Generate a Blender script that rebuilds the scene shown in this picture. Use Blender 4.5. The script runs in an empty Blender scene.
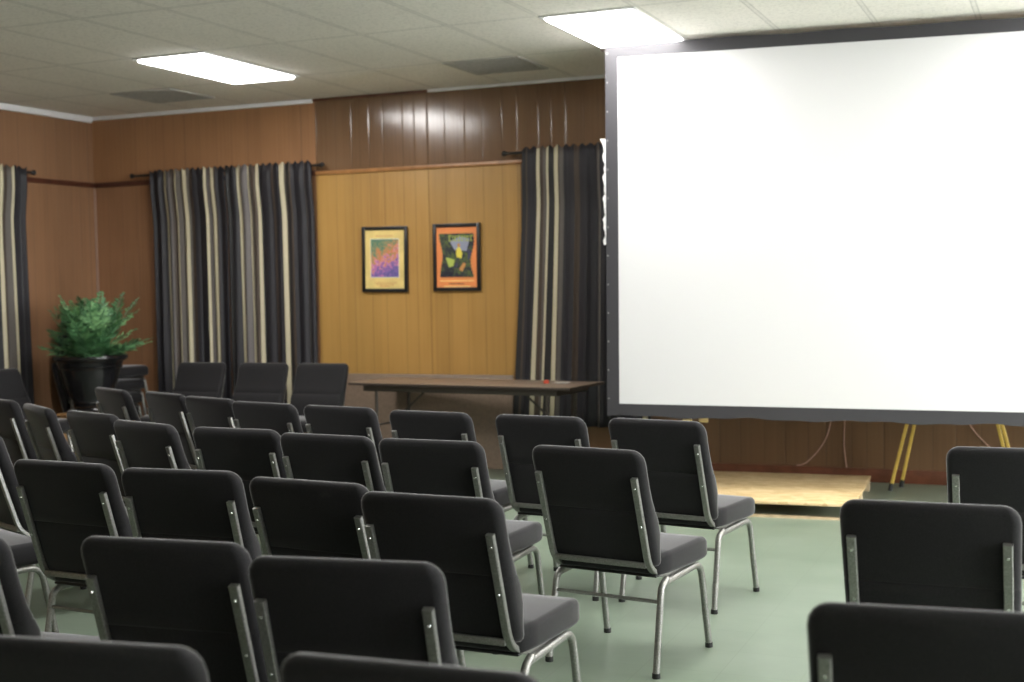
import bpy, bmesh, math, random
from mathutils import Vector, Matrix
C = bpy.context.scene.collection
S = bpy.context.scene
R = math.radians
PI = math.pi

# ------------------------------------------------------------------ room numbers (metres)
CEIL = 3.121
BACK = 9.835          # back wall
LEFT = -8.358         # left wall
RIGHT = 4.6
FRONT = -3.6          # wall behind the camera
GX, GY = -5.994, 7.4725   # ceiling grid origin
MOULD = 2.49

# ------------------------------------------------------------------ materials
def new_mat(name):
    m = bpy.data.materials.new(name); m.use_nodes = True
    nt = m.node_tree; b = nt.nodes['Principled BSDF']
    return m, nt, b
def N(nt, t, **kw):
    n = nt.nodes.new(t)
    for k, v in kw.items(): setattr(n, k, v)
    return n
def ramp(nt, stops, interp='LINEAR'):
    n = nt.nodes.new('ShaderNodeValToRGB'); cr = n.color_ramp; cr.interpolation = interp
    while len(cr.elements) < len(stops): cr.elements.new(0.5)
    for e, (p, c) in zip(cr.elements, stops):
        e.position = p; e.color = (c[0], c[1], c[2], 1) if not isinstance(c, (int, float)) else (c, c, c, 1)
    return n
def coords(nt, scale=(1, 1, 1), loc=(0, 0, 0), kind='Object'):
    tc = N(nt, 'ShaderNodeTexCoord'); mp = N(nt, 'ShaderNodeMapping')
    mp.inputs['Scale'].default_value = scale; mp.inputs['Location'].default_value = loc
    nt.links.new(tc.outputs[kind], mp.inputs['Vector'])
    return mp.outputs['Vector']
def plain(name, col, rough=.5, metal=0, noise=0, nscale=30, bump=0, bscale=200, **kw):
    m, nt, b = new_mat(name)
    b.inputs['Base Color'].default_value = (*col, 1)
    b.inputs['Roughness'].default_value = rough; b.inputs['Metallic'].default_value = metal
    for k, v in kw.items(): b.inputs[k].default_value = v
    if noise:
        v = coords(nt); n = N(nt, 'ShaderNodeTexNoise'); n.inputs['Scale'].default_value = nscale; n.inputs['Detail'].default_value = 4
        nt.links.new(v, n.inputs['Vector'])
        r = ramp(nt, [(.3, [c * (1 - noise) for c in col]), (.7, [min(1, c * (1 + noise)) for c in col])])
        nt.links.new(n.outputs['Fac'], r.inputs['Fac']); nt.links.new(r.outputs['Color'], b.inputs['Base Color'])
    if bump:
        v = coords(nt); n = N(nt, 'ShaderNodeTexNoise'); n.inputs['Scale'].default_value = bscale; n.inputs['Detail'].default_value = 2
        nt.links.new(v, n.inputs['Vector'])
        bp = N(nt, 'ShaderNodeBump'); bp.inputs['Strength'].default_value = bump; bp.inputs['Distance'].default_value = .002
        nt.links.new(n.outputs['Fac'], bp.inputs['Height']); nt.links.new(bp.outputs['Normal'], b.inputs['Normal'])
    return m

def wood_panel(name, col, dark, rough=.35, axis='X', var=.25, groove=.45, spec=.5):
    """vertical-groove plywood panelling, grain along z"""
    m, nt, b = new_mat(name); L = nt.links
    tc = N(nt, 'ShaderNodeTexCoord'); sep = N(nt, 'ShaderNodeSeparateXYZ'); L.new(tc.outputs['Object'], sep.inputs[0])
    u = sep.outputs[axis]
    # grain
    sc = (26, 26, .7)
    mp = N(nt, 'ShaderNodeMapping'); mp.inputs['Scale'].default_value = sc; L.new(tc.outputs['Object'], mp.inputs['Vector'])
    g = N(nt, 'ShaderNodeTexNoise'); g.inputs['Scale'].default_value = 1.6; g.inputs['Detail'].default_value = 6; g.inputs['Roughness'].default_value = .65
    L.new(mp.outputs[0], g.inputs['Vector'])
    mp2 = N(nt, 'ShaderNodeMapping'); mp2.inputs['Scale'].default_value = (1.6, 1.6, .8); L.new(tc.outputs['Object'], mp2.inputs['Vector'])
    g2 = N(nt, 'ShaderNodeTexNoise'); g2.inputs['Scale'].default_value = 1.5; g2.inputs['Detail'].default_value = 3
    L.new(mp2.outputs[0], g2.inputs['Vector'])
    add = N(nt, 'ShaderNodeMath', operation='ADD'); L.new(g.outputs['Fac'], add.inputs[0]); L.new(g2.outputs['Fac'], add.inputs[1])
    half = N(nt, 'ShaderNodeMath', operation='MULTIPLY'); half.inputs[1].default_value = .5; L.new(add.outputs[0], half.inputs[0])
    rc = ramp(nt, [(.28, dark), (.5, [(a + c) / 2 * 1.05 for a, c in zip(dark, col)]), (.72, col)]); L.new(half.outputs[0], rc.inputs['Fac'])
    # grooves inside a 1.22 m sheet
    dv = N(nt, 'ShaderNodeMath', operation='DIVIDE'); dv.inputs[1].default_value = 1.22; L.new(u, dv.inputs[0])
    fr = N(nt, 'ShaderNodeMath', operation='FRACT'); L.new(dv.outputs[0], fr.inputs[0])
    stops = [(0, 0.), (.003, 0.), (.006, 1.)]
    for p in (.13, .28, .41, .55, .66, .81, .9): stops += [(p - .005, 1.), (p, 0.15), (p + .005, 1.)]
    stops += [(.994, 1.), (.998, 0.)]
    gr = ramp(nt, stops); L.new(fr.outputs[0], gr.inputs['Fac'])
    # plank tone per strip
    fl = N(nt, 'ShaderNodeMath', operation='MULTIPLY'); fl.inputs[1].default_value = 7.3; L.new(dv.outputs[0], fl.inputs[0])
    fl2 = N(nt, 'ShaderNodeMath', operation='FLOOR'); L.new(fl.outputs[0], fl2.inputs[0])
    wn = N(nt, 'ShaderNodeTexWhiteNoise', noise_dimensions='1D'); L.new(fl2.outputs[0], wn.inputs['W'])
    mr = N(nt, 'ShaderNodeMapRange'); mr.inputs['To Min'].default_value = 1 - var * .5; mr.inputs['To Max'].default_value = 1 + var * .5
    L.new(wn.outputs['Value'], mr.inputs['Value'])
    mg = N(nt, 'ShaderNodeMapRange'); mg.inputs['To Min'].default_value = 1 - groove; mg.inputs['To Max'].default_value = 1
    L.new(gr.outputs['Color'], mg.inputs['Value'])
    mu = N(nt, 'ShaderNodeMath', operation='MULTIPLY'); L.new(mr.outputs[0], mu.inputs[0]); L.new(mg.outputs[0], mu.inputs[1])
    vm = N(nt, 'ShaderNodeVectorMath', operation='SCALE'); L.new(rc.outputs['Color'], vm.inputs[0]); L.new(mu.outputs[0], vm.inputs['Scale'])
    L.new(vm.outputs[0], b.inputs['Base Color'])
    b.inputs['Roughness'].default_value = rough; b.inputs['Specular IOR Level'].default_value = spec
    bp = N(nt, 'ShaderNodeBump'); bp.inputs['Strength'].default_value = .5; bp.inputs['Distance'].default_value = .004
    L.new(gr.outputs['Color'], bp.inputs['Height'])
    bp2 = N(nt, 'ShaderNodeBump'); bp2.inputs['Strength'].default_value = .25; bp2.inputs['Distance'].default_value = .01
    L.new(g2.outputs['Fac'], bp2.inputs['Height']); L.new(bp.outputs['Normal'], bp2.inputs['Normal'])
    L.new(bp2.outputs['Normal'], b.inputs['Normal'])
    return m

M = {}
M['wall_gold'] = wood_panel('golden_panelling', (.43, .25, .075), (.31, .165, .043), .38, var=.16, groove=.35)
M['wall_red'] = wood_panel('red_brown_panelling', (.32, .17, .09), (.21, .105, .052), .36, var=.14, groove=.3)
M['wall_upper'] = wood_panel('orange_brown_panelling', (.37, .195, .095), (.25, .123, .055), .36, var=.12, groove=.3)
M['wall_glossy'] = wood_panel('varnished_brown_panelling', (.20, .115, .062), (.13, .072, .037), .16, var=.16, groove=.3, spec=.6)
M['wall_dark'] = wood_panel('dark_brown_panelling', (.165, .090, .042), (.11, .057, .025), .4, var=.12, groove=.3)
M['wall_side'] = wood_panel('side_panelling', (.29, .158, .085), (.19, .098, .05), .36, axis='Y', var=.14, groove=.3)
M['pale_wall'] = plain('off_white_wall_paint', (.72, .69, .64), .6)
M['mould'] = plain('red_brown_moulding', (.085, .028, .016), .4, noise=.25, nscale=12)
M['base'] = plain('red_brown_baseboard', (.12, .04, .018), .4, noise=.25, nscale=12)
M['white_trim'] = plain('white_paint', (.85, .85, .87), .35)
M['pale_trim'] = plain('pale_quarter_round', (.36, .24, .19), .4)

def ceiling_mat():
    m, nt, b = new_mat('drop_ceiling_tiles'); L = nt.links
    tc = N(nt, 'ShaderNodeTexCoord'); sep = N(nt, 'ShaderNodeSeparateXYZ'); L.new(tc.outputs['Object'], sep.inputs[0])
    outs = []
    for ax, o, p in (('X', GX, .61), ('Y', GY, 1.22)):
        s = N(nt, 'ShaderNodeMath', operation='SUBTRACT'); s.inputs[1].default_value = o - 50 * p; L.new(sep.outputs[ax], s.inputs[0])
        d = N(nt, 'ShaderNodeMath', operation='DIVIDE'); d.inputs[1].default_value = p; L.new(s.outputs[0], d.inputs[0])
        f = N(nt, 'ShaderNodeMath', operation='FRACT'); L.new(d.outputs[0], f.inputs[0])
        pp = N(nt, 'ShaderNodeMath', operation='PINGPONG'); pp.inputs[1].default_value = .5; L.new(f.outputs[0], pp.inputs[0])
        dd = N(nt, 'ShaderNodeMath', operation='MULTIPLY'); dd.inputs[1].default_value = p; L.new(pp.outputs[0], dd.inputs[0])
        outs.append(dd.outputs[0])
    mn = N(nt, 'ShaderNodeMath', operation='MINIMUM'); L.new(outs[0], mn.inputs[0]); L.new(outs[1], mn.inputs[1])
    sc = N(nt, 'ShaderNodeMath', operation='MULTIPLY'); sc.inputs[1].default_value = 20; L.new(mn.outputs[0], sc.inputs[0])
    rl = ramp(nt, [(0, .93), (.20, .93), (.24, .70), (.34, .8), (.42, 1.)]); L.new(sc.outputs[0], rl.inputs['Fac'])  # pale bars; shading along the tile edges is painted into the colour
    n = N(nt, 'ShaderNodeTexNoise'); n.inputs['Scale'].default_value = 55; n.inputs['Detail'].default_value = 5; L.new(tc.outputs['Object'], n.inputs['Vector'])
    n2 = N(nt, 'ShaderNodeTexNoise'); n2.inputs['Scale'].default_value = .9; n2.inputs['Detail'].default_value = 2; L.new(tc.outputs['Object'], n2.inputs['Vector'])
    c = ramp(nt, [(.3, (.82, .785, .73)), (.7, (.89, .85, .79))]); L.new(n2.outputs['Fac'], c.inputs['Fac'])
    sp = ramp(nt, [(.36, .86), (.5, 1.)]); L.new(n.outputs['Fac'], sp.inputs['Fac'])
    mu = N(nt, 'ShaderNodeMath', operation='MULTIPLY'); L.new(rl.outputs['Color'], mu.inputs[0]); L.new(sp.outputs['Color'], mu.inputs[1])
    vm = N(nt, 'ShaderNodeVectorMath', operation='SCALE'); L.new(c.outputs['Color'], vm.inputs[0]); L.new(mu.outputs[0], vm.inputs['Scale'])
    L.new(vm.outputs[0], b.inputs['Base Color']); b.inputs['Roughness'].default_value = .9; b.inputs['Specular IOR Level'].default_value = .1
    bp = N(nt, 'ShaderNodeBump'); bp.inputs['Strength'].default_value = .5; bp.inputs['Distance'].default_value = .003
    L.new(rl.outputs['Color'], bp.inputs['Height']); L.new(bp.outputs['Normal'], b.inputs['Normal'])
    return m
M['ceil'] = ceiling_mat()

def floor_mat():
    m, nt, b = new_mat('green_vinyl_tile'); L = nt.links
    v = coords(nt)
    n = N(nt, 'ShaderNodeTexNoise'); n.inputs['Scale'].default_value = 2.6; n.inputs['Detail'].default_value = 3; n.inputs['Roughness'].default_value = .5; L.new(v, n.inputs['Vector'])
    v2 = coords(nt, (3, 4, 1)); n2 = N(nt, 'ShaderNodeTexNoise'); n2.inputs['Scale'].default_value = 1.2; n2.inputs['Detail'].default_value = 2; L.new(v2, n2.inputs['Vector'])
    a = N(nt, 'ShaderNodeMath', operation='ADD'); L.new(n.outputs['Fac'], a.inputs[0]); L.new(n2.outputs['Fac'], a.inputs[1])
    h = N(nt, 'ShaderNodeMath', operation='MULTIPLY'); h.inputs[1].default_value = .5; L.new(a.outputs[0], h.inputs[0])
    c = ramp(nt, [(.22, (.145, .195, .140)), (.5, (.186, .236, .178)), (.78, (.235, .284, .226))]); L.new(h.outputs[0], c.inputs['Fac'])
    br = N(nt, 'ShaderNodeTexBrick'); br.offset = 0; br.inputs['Scale'].default_value = 1; br.inputs['Brick Width'].default_value = .305; br.inputs['Row Height'].default_value = .305
    br.inputs['Mortar Size'].default_value = .0018; br.inputs['Color1'].default_value = (1, 1, 1, 1); br.inputs['Color2'].default_value = (.97, .975, .965, 1); br.inputs['Mortar'].default_value = (.85, .86, .84, 1)
    L.new(v, br.inputs['Vector'])
    mx = N(nt, 'ShaderNodeMix', data_type='RGBA', blend_type='MULTIPLY'); mx.inputs[0].default_value = 1
    L.new(c.outputs['Color'], mx.inputs[6]); L.new(br.outputs['Color'], mx.inputs[7]); L.new(mx.outputs[2], b.inputs['Base Color'])
    rr = ramp(nt, [(.2, .27), (.8, .33)]); L.new(h.outputs[0], rr.inputs['Fac']); L.new(rr.outputs['Color'], b.inputs['Roughness'])
    return m
M['floor'] = floor_mat()

def fabric_mat(name, col, sheen=.25):
    m, nt, b = new_mat(name); L = nt.links
    v = coords(nt)
    n = N(nt, 'ShaderNodeTexNoise'); n.inputs['Scale'].default_value = 380; n.inputs['Detail'].default_value = 2; L.new(v, n.inputs['Vector'])
    r = ramp(nt, [(.35, [c * .65 for c in col]), (.65, [c * 1.35 for c in col])]); L.new(n.outputs['Fac'], r.inputs['Fac'])
    L.new(r.outputs['Color'], b.inputs['Base Color']); b.inputs['Roughness'].default_value = .85
    b.inputs['Sheen Weight'].default_value = sheen; b.inputs['Sheen Roughness'].default_value = .35; b.inputs['Specular IOR Level'].default_value = .25
    bp = N(nt, 'ShaderNodeBump'); bp.inputs['Strength'].default_value = .3; bp.inputs['Distance'].default_value = .001
    L.new(n.outputs['Fac'], bp.inputs['Height']); L.new(bp.outputs['Normal'], b.inputs['Normal'])
    return m
M['fabric'] = fabric_mat('charcoal_upholstery', (.0135, .0130, .0142), .42)
M['frame'] = plain('hammered_grey_steel', (.28, .28, .265), .40, .75, noise=.2, nscale=160, bump=.15, bscale=260)
M['bolt'] = plain('bright_steel', (.75, .75, .74), .25, 1)
M['rubber'] = plain('black_rubber', (.012, .012, .012), .6)
M['black'] = plain('black_satin', (.012, .012, .013), .35)
M['pot'] = plain('black_glaze', (.009, .009, .010), .16)
M['soil'] = plain('dark_soil', (.02, .014, .01), .95, noise=.4, nscale=60)
M['light_frame'] = plain('white_enamel', (.7, .7, .7), .4)
M['grille'] = plain('grey_metal_grille', (.42, .41, .385), .6, noise=.15)
M['laminate'] = plain('brown_laminate', (.20, .145, .105), .42, noise=.12, nscale=40)
M['laminate_edge'] = plain('dark_edge_band', (.035, .027, .022), .5)
M['steel_brown'] = plain('brown_enamel_steel', (.05, .042, .034), .45, .3)
M['tan_wood'] = plain('tan_wood', (.45, .25, .10), .5, noise=.2, nscale=14)
M['pale_pine'] = plain('pale_pine', (.50, .40, .25), .55, noise=.15, nscale=20)
M['yellow_wood'] = plain('yellow_varnished_wood', (.55, .38, .075), .4, noise=.15, nscale=18)
M['screen_white'] = plain('matte_white_screen', (.56, .56, .565), .75)
M['screen_border'] = plain('black_border_cloth', (.028, .027, .031), .6, bump=.2, bscale=90)
M['alu'] = plain('aluminium_tube', (.6, .6, .61), .35, .9)
M['brass'] = plain('brass_fitting', (.6, .45, .2), .35, .8)
M['flap'] = plain('white_screen_edge', (.85, .85, .84), .7)
M['cord'] = plain('dull_pink_cord', (.50, .31, .25), .6)
M['red'] = plain('red_plastic', (.6, .09, .05), .35)
M['paper'] = plain('white_paper', (.75, .74, .7), .7)
def emit(name, col, s):
    m, nt, b = new_mat(name)
    b.inputs['Base Color'].default_value = (.8, .8, .8, 1); b.inputs['Emission Color'].default_value = (*col, 1); b.inputs['Emission Strength'].default_value = s
    return m
LIGHT = 24.0
M['diffuser'] = emit('fluorescent_diffuser', (1.0, .975, .955), LIGHT)

def plywood_mat():
    m, nt, b = new_mat('strand_board'); L = nt.links
    v = coords(nt, (14, 40, 14)); vo = N(nt, 'ShaderNodeTexVoronoi'); vo.inputs['Scale'].default_value = 1.0; L.new(v, vo.inputs['Vector'])
    n = N(nt, 'ShaderNodeTexNoise'); n.inputs['Scale'].default_value = 6; n.inputs['Detail'].default_value = 5; L.new(coords(nt, (1, 6, 1)), n.inputs['Vector'])
    sep = N(nt, 'ShaderNodeSeparateColor'); L.new(vo.outputs['Color'], sep.inputs[0])
    a = N(nt, 'ShaderNodeMath', operation='ADD'); L.new(sep.outputs[0], a.inputs[0]); L.new(n.outputs['Fac'], a.inputs[1])
    h = N(nt, 'ShaderNodeMath', operation='MULTIPLY'); h.inputs[1].default_value = .5; L.new(a.outputs[0], h.inputs[0])
    r = ramp(nt, [(.2, (.42, .29, .13)), (.5, (.55, .41, .21)), (.8, (.66, .52, .30))]); L.new(h.outputs[0], r.inputs['Fac'])
    L.new(r.outputs['Color'], b.inputs['Base Color']); b.inputs['Roughness'].default_value = .6
    return m
M['osb'] = plywood_mat()

def stripes(name, stops):
    """striped drape cloth; stripes follow the cloth (u across the width)"""
    m, nt, b = new_mat(name); L = nt.links
    uv = N(nt, 'ShaderNodeTexCoord'); sep = N(nt, 'ShaderNodeSeparateXYZ'); L.new(uv.outputs['UV'], sep.inputs[0])
    r = ramp(nt, stops, 'CONSTANT'); L.new(sep.outputs['X'], r.inputs['Fac'])
    L.new(r.outputs['Color'], b.inputs['Base Color']); b.inputs['Roughness'].default_value = .6
    n = N(nt, 'ShaderNodeTexNoise'); n.inputs['Scale'].default_value = 220; L.new(coords(nt), n.inputs['Vector'])
    bp = N(nt, 'ShaderNodeBump'); bp.inputs['Strength'].default_value = .2; bp.inputs['Distance'].default_value = .001
    L.new(n.outputs['Fac'], bp.inputs['Height']); L.new(bp.outputs['Normal'], b.inputs['Normal'])
    return m

# ------------------------------------------------------------------ mesh helpers
class MB:
    def __init__(s): s.v = []; s.f = []; s.mi = []
    def add(s, vs, fs, mi=0):
        o = len(s.v); s.v += [tuple(x) for x in vs]; s.f += [tuple(i + o for i in f) for f in fs]; s.mi += [mi] * len(fs)
    def box(s, a, b, mi=0, bev=0):
        bm = bmesh.new(); bmesh.ops.create_cube(bm, size=1)
        for v in bm.verts: v.co = Vector([(a[i] + b[i]) / 2 + v.co[i] * (b[i] - a[i]) for i in range(3)])
        if bev: bmesh.ops.bevel(bm, geom=bm.edges[:], offset=bev, segments=2, affect='EDGES', profile=.5)
        bm.verts.index_update(); s.add([v.co for v in bm.verts], [[v.index for v in f.verts] for f in bm.faces], mi); bm.free()
    def tube(s, pts, r, n=8, mi=0, sq=False, r2=None, up=None):
        pts = [Vector(p) for p in pts]; m = len(pts); rings = []
        t0 = (pts[1] - pts[0]).normalized()
        ref = Vector(up) if up else (Vector((1, 0, 0)) if abs(t0.x) < .8 else Vector((0, 0, 1)))
        u = (ref - t0 * ref.dot(t0)).normalized()
        for i, p in enumerate(pts):
            t = ((pts[min(i + 1, m - 1)] - p).normalized() + (p - pts[max(i - 1, 0)]).normalized()).normalized()
            u = (u - t * u.dot(t)).normalized(); w = t.cross(u)
            rr = r if not isinstance(r, (list, tuple)) else r[i]
            if sq:
                a, b2 = rr, (r2 or rr); k = min(a, b2) * .3; q = []
                for (sx, sy) in ((1, 1), (-1, 1), (-1, -1), (1, -1)):
                    c1 = (sx * (a - k), sy * b2); c2 = (sx * a, sy * (b2 - k))
                    q += [c2, c1] if sx * sy > 0 else [c1, c2]
                ring = [p + u * x + w * y for x, y in q]
            else:
                ring = [p + u * (math.cos(2 * PI * k / n) * rr) + w * (math.sin(2 * PI * k / n) * rr) for k in range(n)]
            rings.append(ring)
        s.rings(rings, mi)
    def rings(s, rings, mi=0, cap=True):
        n = len(rings[0]); vs = [v for r in rings for v in r]; fs = []
        for i in range(len(rings) - 1):
            for k in range(n):
                fs.append((i * n + k, i * n + (k + 1) % n, (i + 1) * n + (k + 1) % n, (i + 1) * n + k))
        if cap: fs.append(tuple(range(n))[::-1]); fs.append(tuple((len(rings) - 1) * n + k for k in range(n)))
        s.add(vs, fs, mi)
    def lathe(s, prof, n=40, mi=0, c=(0, 0, 0)):
        s.rings([[(c[0] + r * math.cos(2 * PI * k / n), c[1] + r * math.sin(2 * PI * k / n), c[2] + z) for k in range(n)] for r, z in prof], mi)
    def build(s, name, mats, parent=None, smooth=True, angle=40):
        me = bpy.data.meshes.new(name); me.from_pydata(s.v, [], s.f)
        if not isinstance(mats, (list, tuple)): mats = [mats]
        for m in mats: me.materials.append(m)
        for p, i in zip(me.polygons, s.mi): p.material_index = i
        bm = bmesh.new(); bm.from_mesh(me); bmesh.ops.recalc_face_normals(bm, faces=bm.faces[:])
        if smooth:
            for f in bm.faces: f.smooth = True
            for e in bm.edges:
                if len(e.link_faces) == 2 and e.calc_face_angle(0) > R(angle): e.smooth = False
        bm.to_mesh(me); bm.free()
        o = bpy.data.objects.new(name, me); C.objects.link(o)
        if parent: o.parent = parent
        return o
def rrect(hx, hy, r, n=3):
    r = min(r, hx * .999, hy * .999); out = []
    for cx, cy, a0 in ((hx - r, hy - r, 0), (-hx + r, hy - r, 90), (-hx + r, -hy + r, 180), (hx - r, -hy + r, 270)):
        for k in range(n + 1):
            a = R(a0 + 90 * k / n); out.append((cx + r * math.cos(a), cy + r * math.sin(a)))
    return out
def bend(pts, rad, n=5):
    """round the corners of a polyline"""
    pts = [Vector(p) for p in pts]; out = [pts[0]]
    for a, b, c in zip(pts, pts[1:], pts[2:]):
        d1 = (a - b); d2 = (c - b); k = min(rad, d1.length * .45, d2.length * .45)
        p, q = b + d1.normalized() * k, b + d2.normalized() * k
        for i in range(n + 1):
            t = i / n; out.append(p * (1 - t) ** 2 + b * 2 * t * (1 - t) + q * t * t)
    return out + [pts[-1]]
def tag(o, label=None, cat=None, group=None, kind=None):
    if label: o['label'] = label
    if cat: o['category'] = cat
    if group: o['group'] = group
    if kind: o['kind'] = kind
    return o
def empty(name, loc=(0, 0, 0), rz=0):
    o = bpy.data.objects.new(name, None); C.objects.link(o); o.location = loc; o.rotation_euler = (0, 0, rz); o.empty_display_size = .1
    return o
def copy_tree(o, parent=None):
    c = o.copy(); C.objects.link(c)
    if parent: c.parent = parent
    for ch in [x for x in KIDS.get(o.name, [])]: copy_tree(ch, c)
    return c
KIDS = {}
def index_kids(o):
    KIDS[o.name] = list(o.children)
    for c in o.children: index_kids(c)

def structure(o): o['kind'] = 'structure'; return o

# ------------------------------------------------------------------ room shell
b = MB(); b.box((LEFT - .1, FRONT - .1, -.1), (RIGHT + .1, BACK + .1, 0)); structure(b.build('floor', M['floor'], smooth=False))
b = MB(); b.box((LEFT - .1, FRONT - .1, CEIL), (RIGHT + .1, BACK + .1, CEIL + .1)); structure(b.build('ceiling', M['ceil'], smooth=False))
b = MB()
xs = [LEFT, -5.957, -4.05, RIGHT]
for i in range(3):
    for z0, z1, mi in ((0, MOULD, (1, 0, 4)[i]), (MOULD, CEIL, (2, 3, 3)[i])):
        b.box((xs[i], BACK, z0), (xs[i + 1], BACK + .1, z1), mi)
structure(b.build('wall_back', [M['wall_gold'], M['wall_red'], M['wall_upper'], M['wall_glossy'], M['wall_dark']], smooth=False))
b = MB(); b.box((LEFT - .1, FRONT, 0), (LEFT, BACK + .1, CEIL)); structure(b.build('wall_left', M['wall_side'], smooth=False))
b = MB(); b.box((RIGHT, FRONT, 0), (RIGHT + .1, BACK + .1, CEIL)); structure(b.build('wall_right', M['pale_wall'], smooth=False))
b = MB(); b.box((LEFT, FRONT - .1, 0), (RIGHT, FRONT, CEIL)); structure(b.build('wall_front', M['pale_wall'], smooth=False))
def strip(name, a, c, mat, bev=.004): b = MB(); b.box(a, c, 0, bev); return structure(b.build(name, mat))
strip('trim_1', (LEFT, BACK - .018, MOULD - .022), (-5.957, BACK, MOULD + .022), M['mould'])
M['mould_gold'] = plain('golden_moulding', (.36, .17, .06), .35, noise=.2, nscale=12)
strip('trim_2', (-5.957, BACK - .018, MOULD - .022), (RIGHT, BACK, MOULD + .010), M['mould_gold'])
strip('trim_3', (LEFT, FRONT, MOULD - .022), (LEFT + .018, BACK - .018, MOULD + .022), M['mould'])
strip('trim_4', (LEFT, BACK - .012, .1), (LEFT + .02, BACK, MOULD - .03), M['pale_trim'])
strip('trim_5', (LEFT, BACK - .03, CEIL - .034), (-5.97, BACK, CEIL - .001), M['white_trim'])
strip('dark_gap_strip', (-5.97, BACK - .02, CEIL - .02), (-4.86, BACK, CEIL - .001), M['base'])  # dark strip standing in for the dark gap between the white trims
strip('trim_8', (-4.86, BACK - .03, CEIL - .024), (RIGHT, BACK, CEIL - .001), M['white_trim'])
strip('trim_6', (LEFT, FRONT, CEIL - .055), (LEFT + .03, BACK - .03, CEIL - .001), M['white_trim'])
strip('baseboard_back', (LEFT, BACK - .016, 0), (RIGHT, BACK, .1), M['base'])
strip('baseboard_left', (LEFT, FRONT, 0), (LEFT + .016, BACK - .016, .1), M['base'])

# ------------------------------------------------------------------ unseen glowing windows added in the right wall to brighten the ceiling
M['fill_pane'] = emit('added_glow_pane', (.97, .985, 1.0), 25.0)
for k, y in enumerate((2.6, 5.0, 7.4)):
    m = MB(); a, c = y - .75, y + .75; x0, x1 = RIGHT - .04, RIGHT
    m.box((x0, a, 1.0), (x1, a + .06, 2.6)); m.box((x0, c - .06, 1.0), (x1, c, 2.6)); m.box((x0, a + .06, 1.0), (x1, c - .06, 1.06)); m.box((x0, a + .06, 2.54), (x1, c - .06, 2.6)); m.box((x0, a + .06, 1.78), (x1, c - .06, 1.82))
    wf = structure(m.build('added_window_%d' % (k + 1), M['white_trim'], smooth=False))
    m = MB(); m.box((RIGHT - .02, a + .06, 1.06), (RIGHT - .012, c - .06, 1.78)); m.box((RIGHT - .02, a + .06, 1.82), (RIGHT - .012, c - .06, 2.54)); m.build('fill_pane', M['fill_pane'], wf, smooth=False)

# ------------------------------------------------------------------ ceiling lights and grilles
def make_light():
    t = empty('ceiling_light')
    f = MB()
    for a, c in (((-.305, -.61, -.012), (-.275, .61, -.001)), ((.275, -.61, -.012), (.305, .61, -.001)),
                 ((-.275, -.61, -.012), (.275, -.58, -.001)), ((-.275, .58, -.012), (.275, .61, -.001))): f.box(a, c, 0, .003)
    f.build('frame', M['light_frame'], t)
    d = MB(); d.box((-.274, -.579, -.026), (.274, .579, -.002), 0, .008); d.build('diffuser', M['diffuser'], t)
    return t
lp = make_light(); index_kids(lp)
li = [(0, 0, 'lit white ceiling light panel above the curtains, the one further left'), (5, 0, 'lit white ceiling light panel touching the top corner of the projection screen')]
added_panels = [(10, 0), (15, 0), (3, -3), (7, -2), (11, -2), (15, -3), (15, -7)]  # unseen panels added to light the room and lift the ceiling
LX = lambda i: GX + .61 * i + .305
LY = lambda j: GY + 1.22 * j + .61
first = True
for i, j, lab in li + [(i, j, None) for i, j in added_panels]:
    o = lp if first else copy_tree(lp); first = False
    o.location = (LX(i), LY(j), CEIL)
    if lab is None: lab = 'added lit ceiling light panel, unseen, over the %s' % {(10, 0): 'screen right end', (15, 0): 'far right corner', (3, -3): 'left rows', (7, -2): 'aisle', (11, -2): 'right rows', (15, -3): 'right wall', (0, -7): 'left rear corner', (5, -7): 'rear of the aisle', (10, -7): 'right rear rows', (15, -7): 'right rear corner'}[(i, j)]
    tag(o, lab, 'ceiling light', 'ceiling light panels')
def make_vent():
    t = empty('air_grille')
    f = MB()
    for a, c in (((-.3, -.305, -.01), (-.27, .305, -.001)), ((.27, -.305, -.01), (.3, .305, -.001)),
                 ((-.27, -.305, -.01), (.27, -.275, -.001)), ((-.27, .275, -.01), (.27, .305, -.001))): f.box(a, c, 0, .002)
    f.build('frame', M['grille'], t)
    s = MB()
    for k in range(26):
        y = -.27 + k * .0212
        s.box((-.27, y, -.008), (.27, y + .011, -.002))
    s.build('louvers', M['grille'], t, smooth=False)
    k = MB(); k.box((-.27, -.275, -.002), (.27, .275, -.001)); k.build('backing', M['black'], t)
    return t
vp = make_vent(); index_kids(vp)
vp.location = (GX + .61 * 3.5 - .02, 8.99, CEIL); tag(vp, 'grey square air grille in ceiling above the two framed posters', 'air grille', 'grey ceiling air grilles')
v2 = copy_tree(vp); v2.location = (GX - .61 * 1.5, 9.01, CEIL); tag(v2, 'grey square air grille in ceiling near the left corner of the room', 'air grille', 'grey ceiling air grilles')

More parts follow.
